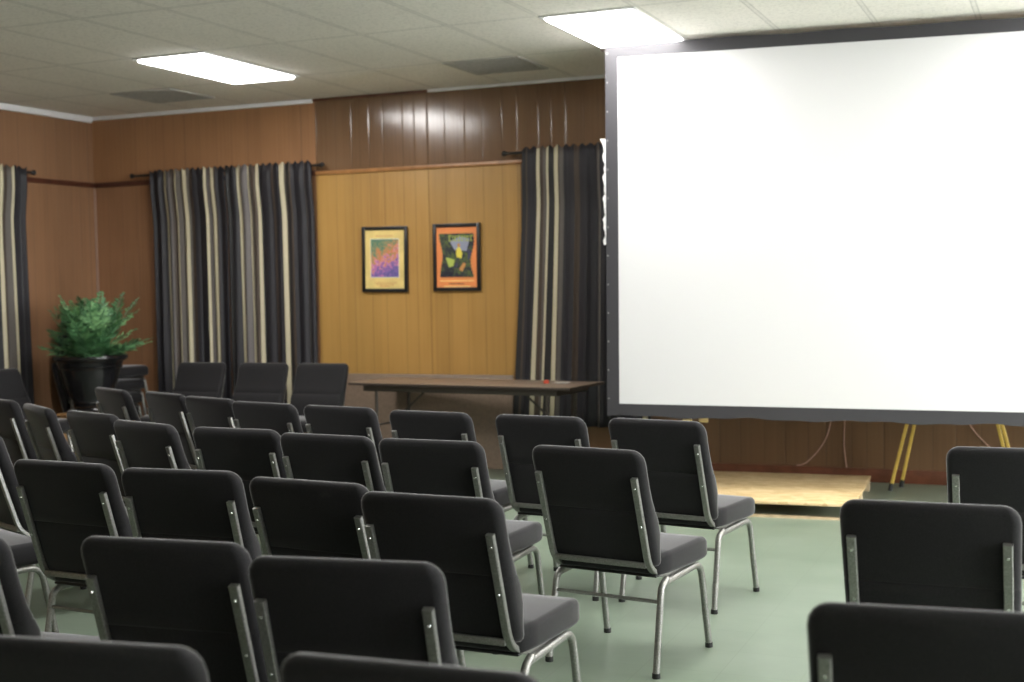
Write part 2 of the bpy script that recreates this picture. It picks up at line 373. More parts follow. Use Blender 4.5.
# ------------------------------------------------------------------ projection screen
def screen():
    t = empty('projection_screen', (-2.896, 8.52, .587)); t.rotation_euler = (0, .010, .077)
    W, Hh, B = 3.75, 2.519, .085
    m = MB(); m.box((B, -.004, B), (W - B, .006, Hh - B)); m.build('white_surface', M['screen_white'], t, smooth=False)
    m = MB()
    # border cloth with slightly wavy lower hem
    n = 90
    def bandx(z0f, z1f, y=-.008):
        lo = [(W * k / n, y, z0f(W * k / n)) for k in range(n + 1)]; hi = [(W * k / n, y, z1f(W * k / n)) for k in range(n + 1)]
        bk = [(x, .018, z) for x, _, z in lo]; bh = [(x, .018, z) for x, _, z in hi]
        vs = lo + hi + bk + bh; q = n + 1; fs = []
        for k in range(n):
            fs += [(k, k + 1, q + k + 1, q + k), (2 * q + k, 3 * q + k, 3 * q + k + 1, 2 * q + k + 1), (k, 2 * q + k, 2 * q + k + 1, k + 1), (q + k, q + k + 1, 3 * q + k + 1, 3 * q + k)]
        fs += [(0, q, 3 * q, 2 * q), (n, 2 * q + n, 3 * q + n, q + n)]
        m.add(vs, fs)
    bandx(lambda x: .006 * math.sin(x * 8.3) + .004 * math.sin(x * 21), lambda x: B)
    bandx(lambda x: Hh - B, lambda x: Hh + .003 * math.sin(x * 9))
    for x0, x1 in ((0, B), (W - B, W)): m.box((x0, -.008, B), (x1, .018, Hh - B))
    bd = m.build('border', M['screen_border'], t, smooth=False); bd['label'] = 'black cloth border around the white surface'
    m = MB()
    for z in (.05, Hh - .05): m.box((.02, .02, z - .018), (W - .02, .056, z + .018), 0, .003)
    for x in (.035, W - .035): m.box((x - .018, .02, .068), (x + .018, .056, Hh - .068), 0, .003)
    m.build('rear_frame', M['alu'], t)
    # snap fasteners up the left edge
    for z in [.12 + .195 * k for k in range(13)]:
        s = MB(); s.lathe([(.0001, -.002), (.005, -.002), (.0055, 0), (.0001, .001)], 10); o = s.build('snap', M['frame'], t)
        o.location = (.012, -.009, z); o.rotation_euler = (R(90), 0, 0)
    k = MB(); k.lathe([(.001, -.02), (.013, -.016), (.02, 0), (.013, .016), (.001, .02)], 16); o = k.build('corner_knob', M['steel_brown'], t); o.location = (-.02, .03, Hh - .02)
    m = MB()
    zt = lambda z: z
    pts = []
    for k in range(26):
        z = 1.17 + .72 * k / 25; w = .02 + .012 * math.sin(k * 1.9) * math.sin(k * .7) + (.02 if k > 23 else 0)
        pts.append((z, -w))
    lo = [(0.004, .012, z) for z, w in pts] + [(w, .012, z) for z, w in pts] + [(0.004, .016, z) for z, w in pts] + [(w, .016, z) for z, w in pts]
    n = len(pts); fs = []
    for k in range(n - 1):
        fs += [(k, k + 1, n + k + 1, n + k), (2 * n + k, 3 * n + k, 3 * n + k + 1, 2 * n + k + 1), (n + k, n + k + 1, 3 * n + k + 1, 3 * n + k), (k, 2 * n + k, 2 * n + k + 1, k + 1)]
    fs += [(0, n, 3 * n, 2 * n), (n - 1, 3 * n - 1, 4 * n - 1, 2 * n - 1)]
    m.add(lo, fs); o = m.build('edge_flap', M['flap'], t, smooth=False); o['label'] = 'white strip showing behind the black left edge'
    for x in (.55, .66):
        m = MB(); m.box((x - .03, -.002, -.03), (x + .03, .03, .0), 0, .004); o = m.build('clamp', M['brass'], t); o['label'] = 'small brass clamp under the lower hem'
    for x in (.5, 3.2):
        m = MB(); m.tube([(x, .038, Hh - .05), (x, .038, CEIL - .587 + (-.0096 + .0) * x * -1 * 0 + .018 * 0 + x * .010 - .002)], .006); m.build('hanger', M['alu'], t)
    return tag(t, 'large white projection screen with black cloth border hanging before the back wall', 'projection screen')
screen()

# ------------------------------------------------------------------ framed posters
def art_left():
    m, nt, b = new_mat('colourful_print'); L = nt.links
    v = coords(nt, (1, 1, 1)); sep = N(nt, 'ShaderNodeSeparateXYZ'); L.new(v, sep.inputs[0])
    n = N(nt, 'ShaderNodeTexNoise'); n.inputs['Scale'].default_value = 17; n.inputs['Detail'].default_value = 4; n.inputs['Distortion'].default_value = 2.5; L.new(v, n.inputs['Vector'])
    mr = N(nt, 'ShaderNodeMapRange'); mr.inputs['From Min'].default_value = -.16; mr.inputs['From Max'].default_value = .16; L.new(sep.outputs['Z'], mr.inputs['Value'])
    mx = N(nt, 'ShaderNodeMath', operation='MULTIPLY'); mx.inputs[1].default_value = -1.2; L.new(sep.outputs['X'], mx.inputs[0])
    a = N(nt, 'ShaderNodeMath', operation='ADD'); L.new(mr.outputs[0], a.inputs[0]); L.new(mx.outputs[0], a.inputs[1])
    nn = N(nt, 'ShaderNodeMath', operation='MULTIPLY_ADD'); nn.inputs[1].default_value = 1.7; nn.inputs[2].default_value = -.87; L.new(n.outputs['Fac'], nn.inputs[0])
    a2 = N(nt, 'ShaderNodeMath', operation='ADD'); L.new(a.outputs[0], a2.inputs[0]); L.new(nn.outputs[0], a2.inputs[1])
    r = ramp(nt, [(0, (.12, .10, .28)), (.2, (.24, .14, .38)), (.32, (.42, .12, .34)), (.42, (.62, .34, .40)), (.52, (.62, .20, .08)), (.66, (.48, .24, .10)), (.8, (.24, .26, .14)), (1, (.10, .2, .13))])
    L.new(a2.outputs[0], r.inputs['Fac']); L.new(r.outputs['Color'], b.inputs['Base Color']); b.inputs['Roughness'].default_value = .4
    return m
def art_right():
    m, nt, b = new_mat('dark_collage_print'); L = nt.links
    v = coords(nt)
    n = N(nt, 'ShaderNodeTexNoise'); n.inputs['Scale'].default_value = 13; n.inputs['Detail'].default_value = 3; n.inputs['Distortion'].default_value = 1.2; L.new(v, n.inputs['Vector'])
    r = ramp(nt, [(.3, (.015, .015, .03)), (.46, (.035, .04, .045)), (.54, (.11, .15, .04)), (.6, (.03, .035, .05)), (.72, (.07, .06, .15))])
    L.new(n.outputs['Fac'], r.inputs['Fac']); L.new(r.outputs['Color'], b.inputs['Base Color']); b.inputs['Roughness'].default_value = .4
    return m
P_yel = plain('yellow_poster_paper', (.72, .55, .20), .5, noise=.12, nscale=9)
P_org = plain('orange_poster_paper', (.78, .26, .08), .5, noise=.06, nscale=9)
P_lem = plain('lemon_ink', (.75, .62, .08), .5); P_green = plain('green_ink', (.42, .50, .10), .5); P_pale = plain('pale_ink', (.9, .62, .22), .5)
P_ink = plain('dark_ink', (.05, .03, .03), .5); P_rust = plain('rust_ink', (.55, .22, .09), .5); P_grey = plain('blue_grey_ink', (.30, .32, .42), .5); P_skin = plain('ochre_ink', (.55, .26, .08), .5)
M['glass'] = None
def glass():
    m, nt, b = new_mat('poster_glazing')
    b.inputs['Base Color'].default_value = (1, 1, 1, 1); b.inputs['Roughness'].default_value = .03; b.inputs['Transmission Weight'].default_value = 1; b.inputs['IOR'].default_value = 1.45
    b.inputs['Alpha'].default_value = .12
    return m
M['glass'] = glass()
def poster(name, x0, x1, z0, z1, kind, label, rot):
    cx, cz = (x0 + x1) / 2, (z0 + z1) / 2; w, h = (x1 - x0) / 2, (z1 - z0) / 2
    t = empty(name, (cx, BACK - .002, cz)); t.rotation_euler = (0, rot, 0)
    f = MB(); k = .03
    for a, c in (((-w, -.024, -h), (-w + k, 0, h)), ((w - k, -.024, -h), (w, 0, h)), ((-w + k, -.024, h - k), (w - k, 0, h)), ((-w + k, -.024, -h), (w - k, 0, -h + k))): f.box(a, c, 0, .004)
    f.build('frame', M['black'], t)
    pw, ph = w - k + .002, h - k + .002
    p = MB(); p.box((-pw, -.012, -ph), (pw, -.004, ph)); sh = p.build('poster_print', P_yel if kind == 'L' else P_org, t)
    def flat(name, vs, mat, y=-.0135):
        m = MB(); n = len(vs)
        m.add([(x, y, z) for x, z in vs] + [(x, -.012, z) for x, z in vs], [tuple(range(n)), tuple(range(2 * n - 1, n - 1, -1))] + [(i, (i + 1) % n, n + (i + 1) % n, n + i) for i in range(n)])
        return m.build(name, mat, sh, smooth=False)
    R4 = lambda a, b2, c, d: [(a, c), (b2, c), (b2, d), (a, d)]
    if kind == 'L':
        flat('white_keyline', R4(-.136, .136, -.155, .173), M['paper'], -.0128)
        flat('picture', R4(-.132, .132, -.151, .169), art_left())
        for (z, a, c) in ((.197, -.085, .075), (-.198, -.10, .115), (-.214, -.08, .09), (-.228, -.05, .05)):
            m = MB(); x = a; rnd = random.Random(int(z * 1000))
            while x < c:
                wd = rnd.uniform(.008, .022); m.box((x, -.0132, z - .003), (min(x + wd, c), -.012, z + .003)); x += wd + .005
            m.build('small_lettering', P_rust, sh, smooth=False)
    else:
        n = 26; pts = []
        for i in range(n + 1):
            s = i / n; z = -.165 + .36 * s; pts.append((.138 + .016 * math.sin(s * 6.5 + 2.4) + (.009 if i % 2 else 0), z))
        L_ = [(-x + .012 * math.sin(z * 20), z) for x, z in pts][::-1]
        flat('picture', pts + L_, art_right())
        flat('sky_patch', [(-.02, .06), (.09, .05), (.12, .15), (.03, .17), (-.06, .13)], P_grey, -.0138)
        # uneven capital letters across the top (unreadable in the photograph)
        m = MB(); x = -.07
        for wd, hgt in ((.028, .05), (.012, .05), (.026, .046), (.022, .05), (.026, .044), (.014, .046), (.026, .046), (.024, .05)):
            m.box((x, -.0148, .13), (x + wd * .32, -.0135, .13 + hgt)); m.box((x, -.0148, .13 + hgt - .01), (x + wd, -.0135, .13 + hgt)); m.box((x, -.0148, .13), (x + wd * .8, -.0135, .139)); x += wd + .006
        m.build('title_lettering', P_green, sh, smooth=False)
        flat('figure', [(.0, .0), (.045, -.01), (.05, .035), (.038, .07), (.02, .085), (.0, .07), (-.005, .03)], P_lem, -.0145)
        flat('head', [(.01, .085), (.03, .085), (.034, .105), (.02, .115), (.006, .1)], P_skin, -.0145)
        flat('limb', [(.02, -.1), (.05, -.12), (.085, -.055), (.06, -.045)], P_skin, -.0145)
        flat('side_shape', [(-.10, .0), (-.02, -.02), (-.03, -.07), (-.07, -.085)], P_green, -.0145)
        m = MB(); m.box((-.155, -.0132, -.199), (.155, -.012, -.190)); m.build('pale_line', P_pale, sh, smooth=False)
        m = MB(); x = -.075
        while x < .06: m.box((x, -.0132, -.222), (x + .016, -.012, -.215)); x += .02
        m.build('small_lettering', P_ink, sh, smooth=False)
        m = MB(); x = -.12
        while x < .12: m.box((x, -.0132, -.174), (x + .012, -.012, -.170)); x += .019
        m.build('small_lettering', P_rust, sh, smooth=False)
        m = MB(); m.box((-.12, -.0132, -.244), (.12, -.012, -.236)); m.build('pale_line', P_pale, sh, smooth=False)
    return tag(t, label, 'framed poster')
poster('framed_poster', -5.515, -5.082, 1.452, 2.006, 'L', 'black-framed poster with wide yellow margins around a red and purple picture', R(.9))
poster('framed_poster', -4.842, -4.412, 1.452, 2.008, 'R', 'black-framed orange poster with a dark wavy-edged picture and green title', R(.5))

# ------------------------------------------------------------------ curtains
CH = (.014, .013, .017); CH2 = (.011, .010, .010); CR = (.50, .45, .31); TP = (.095, .082, .072); BR = (.055, .038, .027); GY_ = (.12, .108, .105)
def px_stops(lst, x0, x1):
    return [(max(0, min(1, (p - x0) / (x1 - x0))), c) for p, c in lst]
def curtain(name, p0, p1, z0, z1, stops, label, seed, parent_rod=None, axis='x', amp=.028, folds=9, flare=(0, 0), header=.034):
    rnd = random.Random(seed)
    m = stripes('striped_drape', stops)
    nu, nz = folds * 14, 26
    ph = [rnd.uniform(0, 6.28) for _ in range(4)]
    vs = []; uvs = []
    H_ = z1 - z0 + header
    for j in range(nz + 1):
        t = j / nz; z = z0 + H_ * t
        for i in range(nu + 1):
            u = i / nu
            lo = p0 + flare[0] * (1 - t) ** 1.2; hi = p1 + flare[1] * (1 - t) ** 1.2
            a = amp * (1 - .55 * t) * (.75 + .35 * math.sin(u * 5 + ph[0]))
            y = a * math.sin(2 * PI * folds * u + 1.1 * math.sin(u * 7 + ph[1]) + .5 * (1 - t) * math.sin(u * 11 + ph[2])) + .25 * a * math.sin(2 * PI * folds * 2.3 * u + ph[3])
            y -= .034 * max(0, min(1, (t - .80) / .12))
            zz = z + (.012 * math.sin(u * folds * 2 * PI * 1.7 + ph[2]) if j == nz else 0)
            x = lo + (hi - lo) * (u + .008 * math.sin(2 * PI * folds * u * 1.0 + ph[1]) * (1 - t))
            if axis == 'x': vs.append((x, BACK - .075 + y, zz))
            else: vs.append((LEFT + .075 - y, x, zz))
            uvs.append((u, t))
    fs = []
    q = nu + 1
    for j in range(nz):
        for i in range(nu): fs.append((j * q + i, j * q + i + 1, (j + 1) * q + i + 1, (j + 1) * q + i))
    me = bpy.data.meshes.new(name); me.from_pydata(vs, [], fs); me.materials.append(m)
    ul = me.uv_layers.new(name='UVMap')
    for p in me.polygons:
        p.use_smooth = True
        for li_ in p.loop_indices: ul.data[li_].uv = uvs[me.loops[li_].vertex_index]
    o = bpy.data.objects.new(name, me); C.objects.link(o)
    so = o.modifiers.new('cloth_thickness', 'SOLIDIFY'); so.thickness = .003
    return tag(o, label, 'curtain', 'striped curtains')
A0 = [(153, CH), (166.5, CR), (169, TP), (171, CH2), (172, GY_), (173.5, BR), (177.5, CR), (179.5, TP), (186, CR), (190, TP), (193, BR), (196, CH), (207.5, CR), (210, GY_), (214.5, CR), (218, BR), (219.5, CH)]
curtain('curtain', -7.63, -6.825, .36, 2.545, px_stops(A0, 153, 229), 'striped black and cream curtain beside the potted fern, left half of the pair', 3, folds=8)
B0 = [(229, CH2), (232, CH), (240, CR), (244, TP), (246, GY_), (251, CR), (253, TP), (256.5, BR), (260, CR), (263, CH), (276, BR), (278, CH), (284.5, CR), (288.5, TP), (291, CH2), (294, BR), (296, CH), (309, TP), (310, CH)]
curtain('curtain', -6.815, -5.94, .36, 2.545, px_stops(B0, 229, 317), 'striped black and cream curtain left of the framed posters, right half of the pair', 8, folds=8)
D0 = [(524, CH2), (527, BR), (528.5, CH), (538.5, CR), (541.5, BR), (545, TP), (549, CR), (551, CH2), (556, CR), (560.5, BR), (562, TP), (566, CH), (577, BR), (582, CH), (600, TP), (603, CH), (640, CR), (646, CH)]
curtain('curtain', -3.985, -2.95, .36, 2.545, px_stops(D0, 524, 650), 'striped black and cream curtain at the left edge of the projection screen', 5, folds=9, flare=(-.13, 0))
E0 = [(-60, CH), (-40, CR), (-34, TP), (-20, CR), (-16, CH), (0, CR), (3, TP), (6, BR), (8.5, TP), (12, CR), (14.5, CH)]
curtain('curtain', 7.75, 8.85, .36, 2.545, px_stops(E0, -70, 28), 'striped curtain on the left wall above a wall-side chair', 11, axis='y', folds=9, flare=(0, .02))
def rod(name, a, c, label, axis='x'):
    t = empty(name, (0, 0, 0)); z = 2.548
    P_ = (lambda s: (s, BACK - .075, z)) if axis == 'x' else (lambda s: (LEFT + .075, s, z))
    t.location = P_((a + c) / 2)
    o0 = Vector(t.location)
    m = MB(); m.tube([Vector(P_(a)) - o0, Vector(P_(c)) - o0], .011, 10); m.build('rod', M['black'], t)
    for s, sg in ((a, -1), (c, 1)):
        m = MB(); d = Vector((1, 0, 0)) if axis == 'x' else Vector((0, 1, 0)); p = Vector(P_(s)) - o0
        m.tube([p, p + d * sg * .015, p + d * sg * .03, p + d * sg * .045, p + d * sg * .05], [.012, .02, .024, .016, .003], 10); m.build('finial', M['black'], t)
        m = MB(); q = Vector(P_(s - sg * .05)) - o0; w = Vector((0, .074, 0)) if axis == 'x' else Vector((-.074, 0, 0))
        m.tube([q, q + w], .007, 8); m.build('bracket', M['black'], t)
    return tag(t, label, 'curtain rod', 'black curtain rods')
rod('curtain_rod', -7.83, -5.88, 'black curtain rod carrying the pair of curtains left of the posters')
rod('curtain_rod', -4.13, -1.9, 'black curtain rod running behind the top left of the screen')
rod('curtain_rod', 6.9, 8.95, 'black curtain rod on the left wall', 'y')

# ------------------------------------------------------------------ chairs
def make_chair():
    t = empty('stacking_chair')
    # back pad : rounded upholstered slab, leaning back, with lumbar bulge and a seam
    def rear(z): return -.232 - (z - .42) * .315
    secs = []
    zs = [.418, .421, .428, .44, .48, .54, .6, .632, .637, .642, .68, .74, .80, .83, .85, .865, .874, .879, .881]
    rings = []
    for z in zs:
        k = (z - .418) / .463
        tk = .058 + .034 * math.exp(-((z - .57) / .085) ** 2)
        hw = .238 + .006 * k
        if z > .83:
            q = min(1, (z - .83) / .051); hw -= .05 * (1 - math.sqrt(max(0, 1 - q * q)))
        if z > .85:
            q = min(1, (z - .85) / .031); tk *= max(.12, math.sqrt(max(0, 1 - q * q)))
        if z < .44:
            q = (.44 - z) / .022; hw -= .02 * (1 - math.sqrt(max(0, 1 - q * q))); tk *= max(.3, math.sqrt(max(0, 1 - q * q)))
        yc_rear = rear(z); base = .058 + .034 * math.exp(-((z - .57) / .085) ** 2)
        mid = yc_rear + base / 2
        if z > .85: mid = rear(z) + .029
        if .636 < z < .638: tk -= .008
        bow = lambda x: .010 * (1 - (x / .25) ** 2)   # slight curve across the back
        rings.append([(x, mid + y - bow(x) + .006, z) for x, y in rrect(hw, tk / 2, .028, 4)])
    m = MB(); m.rings(rings); m.build('backrest', M['fabric'], t, angle=60)
    # seat
    rings = []
    for y, hw, zt, zb in ((-.205, .19, .440, .405), (-.2, .215, .453, .390), (-.185, .235, .461, .381), (-.1, .243, .465, .376), (.05, .247, .468, .375), (.145, .248, .469, .375), (.197, .247, .466, .376),
                          (.217, .245, .458, .379), (.228, .241, .445, .385), (.232, .234, .431, .393)):
        rings.append([(x, y, (zt + zb) / 2 + z) for x, z in rrect(hw, (zt - zb) / 2, .017, 4)])
    m = MB(); m.rings(rings); m.build('seat', M['fabric'], t, angle=60)
    m = MB(); m.box((-.215, -.19, .370), (.215, .205, .379), 0, .003); m.build('seat_pan', M['black'], t)
    for s in (-1, 1):
        x = s * .208
        p = bend([(x, rear(.775) - .006, .775), (x, rear(.42) - .006, .415), (x, -.13, .366), (x, .1, .366)], .06)
        m = MB(); m.tube(p, .013, sq=True, r2=.009, up=(1, 0, 0)); st = m.build('back_strut', M['frame'], t)
        for z in (.735, .585):
            q = MB(); q.lathe([(.0001, .004), (.004, .003), (.0055, 0), (.0055, -.002)], 8); o = q.build('bolt', M['bolt'], st)
            o.location = (x, rear(z) - .0155, z); o.rotation_euler = (R(90) + .305, 0, 0)
        # inverted-U side: rear leg, and seat rail running into front leg
        xl = s * .236
        m = MB(); m.tube(bend([(xl, -.245, .012), (xl - s * .004, -.182, .335), (xl - s * .006, -.13, .358)], .03), .0140, 10); lg = m.build('leg', M['frame'], t)
        q = MB(); q.lathe([(.0001, 0), (.0155, 0), (.016, .004), (.0155, .020), (.0001, .0205)], 12, 0, (xl, -.245, 0)); q.build('foot_cap', M['rubber'], lg)
        m = MB(); m.tube(bend([(xl - s * .006, -.15, .346), (xl - s * .004, .180, .362), (xl, .245, .012)], .06, 7), .0140, 10); lg = m.build('leg', M['frame'], t)
        q = MB(); q.lathe([(.0001, 0), (.0155, 0), (.016, .004), (.0155, .020), (.0001, .0205)], 12, 0, (xl, .245, 0)); q.build('foot_cap', M['rubber'], lg)
    m = MB(); m.box((-.2, rear(.42) - .020, .416), (.2, rear(.42) - .006, .438), 0, .003); m.build('back_crossbar', M['frame'], t)
    m = MB(); m.tube([(-.232, -.195, .280), (.232, -.195, .280)], .0075, 8); m.build('stretcher', M['frame'], t)
    return t
proto = make_chair(); index_kids(proto); used = [False]
def chair(x, y, deg, label, group='charcoal chairs in the audience rows', z=0):
    """deg : turn from facing the back wall, + to the left"""
    o = proto if not used[0] else copy_tree(proto); used[0] = True
    o.location = (x, y, z); o.rotation_euler = (0, 0, R(deg))
    return tag(o, label, 'chair', group)
K = 'charcoal padded chair'
ROWS = [
 (-1.651, 6.033, -10.0, 'front row at the aisle, its back before the lower left screen corner'),
 (-2.254, 6.088, -7.2, 'front row, second from the aisle, before the right end of the table'),
 (-2.873, 6.164, -7.1, 'front row, third from the aisle, before the table left legs'),
 (-3.459, 6.310, -10.3, 'front row, fourth from the aisle, below the wall-side chair by the table'),
 (-3.990, 6.420, -12.5, 'front row, fifth from the aisle, overlapping its left neighbour'),
 (-4.455, 6.625, -20.0, 'front row, sixth from the aisle, half hidden by its right neighbour'),
 (-4.925, 6.850, -25.0, 'front row, seventh from the aisle'),
 (-5.490, 7.048, -27.6, 'front row at its left end, just before the black pot'),
 (-1.624, 5.017, -9.5, 'second row at the aisle, whole back and all legs in view'),
 (-2.366, 5.097, -2.5, 'second row, second from the aisle, beside the gap'),
 (-2.874, 5.157, -5.7, 'second row, third from the aisle'),
 (-3.425, 5.277, -3.7, 'second row, fourth from the aisle'),
 (-3.955, 5.392, -17.8, 'second row, fifth from the aisle'),
 (-4.547, 5.729, -19.9, 'second row, sixth from the aisle, overlapped on its right'),
 (-5.073, 5.950, -31.9, 'second row, second from the left picture edge, turned most'),
 (-5.729, 6.290, -21.1, 'second row at its left end, cut by the picture edge'),
 (-1.742, 3.845, -3.0, 'third row at the aisle, its seat and side rail in view'),
 (-2.245, 4.000, -6.2, 'third row, second from the aisle'),
 (-2.881, 4.096, 3.5, 'third row, third from the aisle'),
 (-3.410, 4.151, -3.9, 'third row, fourth from the aisle, rear leg and stretcher showing'),
 (-4.480, 4.900, -25.0, 'third row at its left end, only its right edge in the picture'),
 (-4.240, 4.170, -22.0, 'at the left picture edge, only its seat and legs showing'),
 (-1.586, 2.955, 7.8, 'fourth row at the aisle'),
 (-2.135, 3.025, 5.0, 'fourth row, second from the aisle'),
 (-2.800, 2.920, 4.0, 'fourth row, cut by the left picture edge, beside the nearest bottom-left chair'),
 (-1.032, 2.265, 2.7, 'nearest row, bottom edge, aisle side, only its top showing'),
 (-1.690, 2.190, 8.0, 'nearest row, in the bottom left corner, only its top showing'),
 (-.169, 5.390, 1.0, 'right block, farthest of three, before the yellow easel'),
 (-.355, 4.119, .6, 'right block, middle of three, whole back showing'),
 (-.254, 2.915, 5.0, 'right block, nearest of three, in bottom right corner')]
for x, y, d, l in ROWS: chair(x, y, d, K + ', ' + l)
WG = 'charcoal chairs against the walls'
chair(-6.80, 8.955, 180, K + ' facing the room before the left curtains, leftmost of three', WG)
chair(-6.18, 8.955, 180, K + ' facing the room before the left curtains, middle of three', WG)
chair(-5.61, 8.955, 180, K + ' facing the room beside the left end of the table', WG)
chair(-7.71, 8.22, -90, K + ' against the left wall under the curtain, facing the room', WG)
SG = 'chairs stacked behind the pot'
for k, l in enumerate(('bottom of the stack', 'second from the bottom of the stack', 'third from the bottom of the stack', 'top of the stack')):
    chair(-7.95 + .035 * k, 9.36, -95, K + ' behind the black pot, ' + l, SG, z=k * .122)

# ------------------------------------------------------------------ folding tables
def folding_table():
    t = empty('folding_table', (-4.265, 9.315, 0), R(-6.2)); L_, W_ = 1.97, .60
    m = MB(); m.box((-L_ / 2, -W_ / 2, .722), (L_ / 2, W_ / 2, .74), 0, .003); m.build('tabletop', M['laminate'], t)
    m = MB()
    for y in (-W_ / 2 - .0015, W_ / 2): m.box((-L_ / 2, y, .720), (L_ / 2, y + .0015, .738))
    for x in (-L_ / 2 - .0015, L_ / 2): m.box((x, -W_ / 2, .720), (x + .0015, W_ / 2, .738))
    o = m.build('edge_band', M['laminate_edge'], t, smooth=False)
    m = MB()
    for y in (-W_ / 2 + .03, W_ / 2 - .048): m.box((-L_ / 2 + .12, y, .672), (L_ / 2 - .12, y + .018, .721), 0, .002)
    for x in (-L_ / 2 + .12, L_ / 2 - .138): m.box((x, -W_ / 2 + .049, .672), (x + .018, W_ / 2 - .049, .721), 0, .002)
    m.build('apron', M['steel_brown'], t)
    for s in (-1, 1):
        x = s * (L_ / 2 - .22)
        for y in (-.23, .23):
            m = MB(); m.tube([(x, y, .02), (x, y, .72)], .0135, 10); lg = m.build('leg', M['steel_brown'], t)
            q = MB(); q.lathe([(.0001, 0), (.016, 0), (.016, .022), (.0001, .024)], 12, 0, (x, y, 0)); q.build('foot_cap', M['rubber'], lg)
        m = MB(); m.tube([(x, -.23, .12), (x, .23, .12)], .011, 8); m.build('leg_crossbar', M['steel_brown'], t)
        m = MB(); m.tube([(x, 0, .40), (x - s * .36, 0, .70)], .009, 8); m.build('brace', M['steel_brown'], t)
        m = MB(); m.tube([(x, -.23, .40), (x, .23, .40)], .009, 8); m.build('leg_crossbar', M['steel_brown'], t)
    return tag(t, 'brown folding table standing open below the framed posters', 'table')
folding_table()
def leaning_table():
    t = empty('folded_table', (-5.04, 9.715, 0)); t.rotation_euler = (R(-5.5), 0, 0)
    m = MB(); m.box((-.915, -.006, 0), (.915, .012, .765), 0, .003); m.build('tabletop', M['laminate'], t)
    m = MB(); m.box((-.80, .012, .05), (.80, .03, .09)); m.box((-.80, .012, .68), (.80, .03, .72)); m.build('apron', M['steel_brown'], t, smooth=False)
    for x in (-.6, .6):
        m = MB(); m.tube(bend([(x, .024, .14), (x + (-.0), .024, .62)], .02), .009, 8); m.build('leg', M['steel_brown'], t)
    return tag(t, 'brown folded table leaning on its long edge against the back wall', 'table')
leaning_table()
def tiny():
    t = MB(); t.lathe([(.0001, 0), (.02, 0), (.022, .006), (.021, .02), (.012, .026), (.0001, .027)], 16)
    o = t.build('bottle_cap', M['red']); o.location = (-3.64, 9.28, .7402); tag(o, 'tiny red cap lying near right end of the folding table', 'cap')
    m = MB(); n = 8; vs = []
    for i in range(n + 1):
        for j in range(5):
            vs.append((-.06 + .12 * i / n + .006 * (j % 2), -.045 + .09 * j / 4, .002 + .006 * math.sin(i * .9 + j * .5) ** 2))
    fs = [(i * 5 + j, i * 5 + j + 1, (i + 1) * 5 + j + 1, (i + 1) * 5 + j) for i in range(n) for j in range(4)]
    m.add(vs, fs); o = m.build('paper_scrap', M['paper']); o.location = (-3.53, 9.33, .7402); so = o.modifiers.new('t', 'SOLIDIFY'); so.thickness = .001; so.offset = 1
    tag(o, 'small crumpled white paper scrap right of the red cap on the table', 'paper')
tiny()

# ------------------------------------------------------------------ plywood platform, easel, cords
def platform():
    t = empty('wooden_platform', (-1.78, 8.80, 0), R(3.0))
    m = MB(); m.box((-.57, -.61, .086), (.55, .61, .105), 0, .002); m.build('deck', M['osb'], t)
    for y in (-.585, 0, .585):
        m = MB(); m.box((-.56, y - .02, 0), (.54, y + .02, .014)); m.build('runner', M['pale_pine'], t)
        for x in (-.54, .52):
            m = MB(); m.box((x - .025, y - .022, .014), (x + .025, y + .022, .086), 0, .003); m.build('block', M['pale_pine'], t)
    return tag(t, 'low platform with pale strand-board deck on blocks, on floor below the screen', 'platform')
platform()
def easel():
    t = empty('easel', (-.72, 9.52, 0))
    ap = Vector((0, .08, 1.62))
    for p in ((-.415, -.06, 0), (-.363, .14, 0), (.41, -.06, 0), (.44, .05, 0)):
        f = Vector(p); d = ap - f; a = f + d * .018
        e = Vector((p[0] * .06, ap.y + (p[1] - .04) * .25, ap.z))
        m = MB(); m.tube([f + (e - f) * .03, e], .015, sq=True, r2=.011, up=(0, 1, 0)); lg = m.build('leg', M['yellow_wood'], t)
        q = MB(); q.tube([f + (e - f) * .001, f + (e - f) * .034], .0165, 10); q.build('foot_cap', M['rubber'], lg)
    m = MB(); m.box((-.055, .03, 1.58), (.055, .13, 1.66), 0, .01); m.build('top_block', M['yellow_wood'], t)
    m = MB(); m.box((-.22, .0, .86), (.22, .03, .9), 0, .004); m.build('ledge', M['yellow_wood'], t)
    return tag(t, 'yellow wooden easel with splayed legs standing behind the screen', 'easel')
easel()
def cord(pts, label):
    m = MB(); P_ = [Vector(p) for p in pts]; out = []
    for i in range(len(P_) - 1):
        p0, p1, p2, p3 = P_[max(i - 1, 0)], P_[i], P_[i + 1], P_[min(i + 2, len(P_) - 1)]
        for k in range(8):
            s = k / 8; out.append(.5 * ((2 * p1) + (p2 - p0) * s + (2 * p0 - 5 * p1 + 4 * p2 - p3) * s * s + (3 * p1 - p0 - 3 * p2 + p3) * s ** 3))
    out.append(P_[-1]); m.tube(out, .0035, 6)
    return tag(m.build('cord', M['cord']), label, 'cord', 'thin cords on the wall below the screen')
yb = BACK - .006
cord([(-1.57, yb, .75), (-1.60, yb, .44), (-1.66, yb, .27), (-1.78, yb, .13), (-1.85, yb - .02, .108)], 'thin pinkish cord curving down the wall to the platform')
cord([(-1.48, yb, .75), (-1.505, yb, .33), (-1.50, yb, .2), (-1.485, yb - .015, .103)], 'faint thin cord hanging straight down the wall behind the platform')
cord([(-.80, yb, .75), (-.62, yb, .43), (-.52, yb, .31), (-.40, yb, .19), (-.3, yb - .015, .103)], 'thin pinkish cord slanting down the wall between the easel legs')

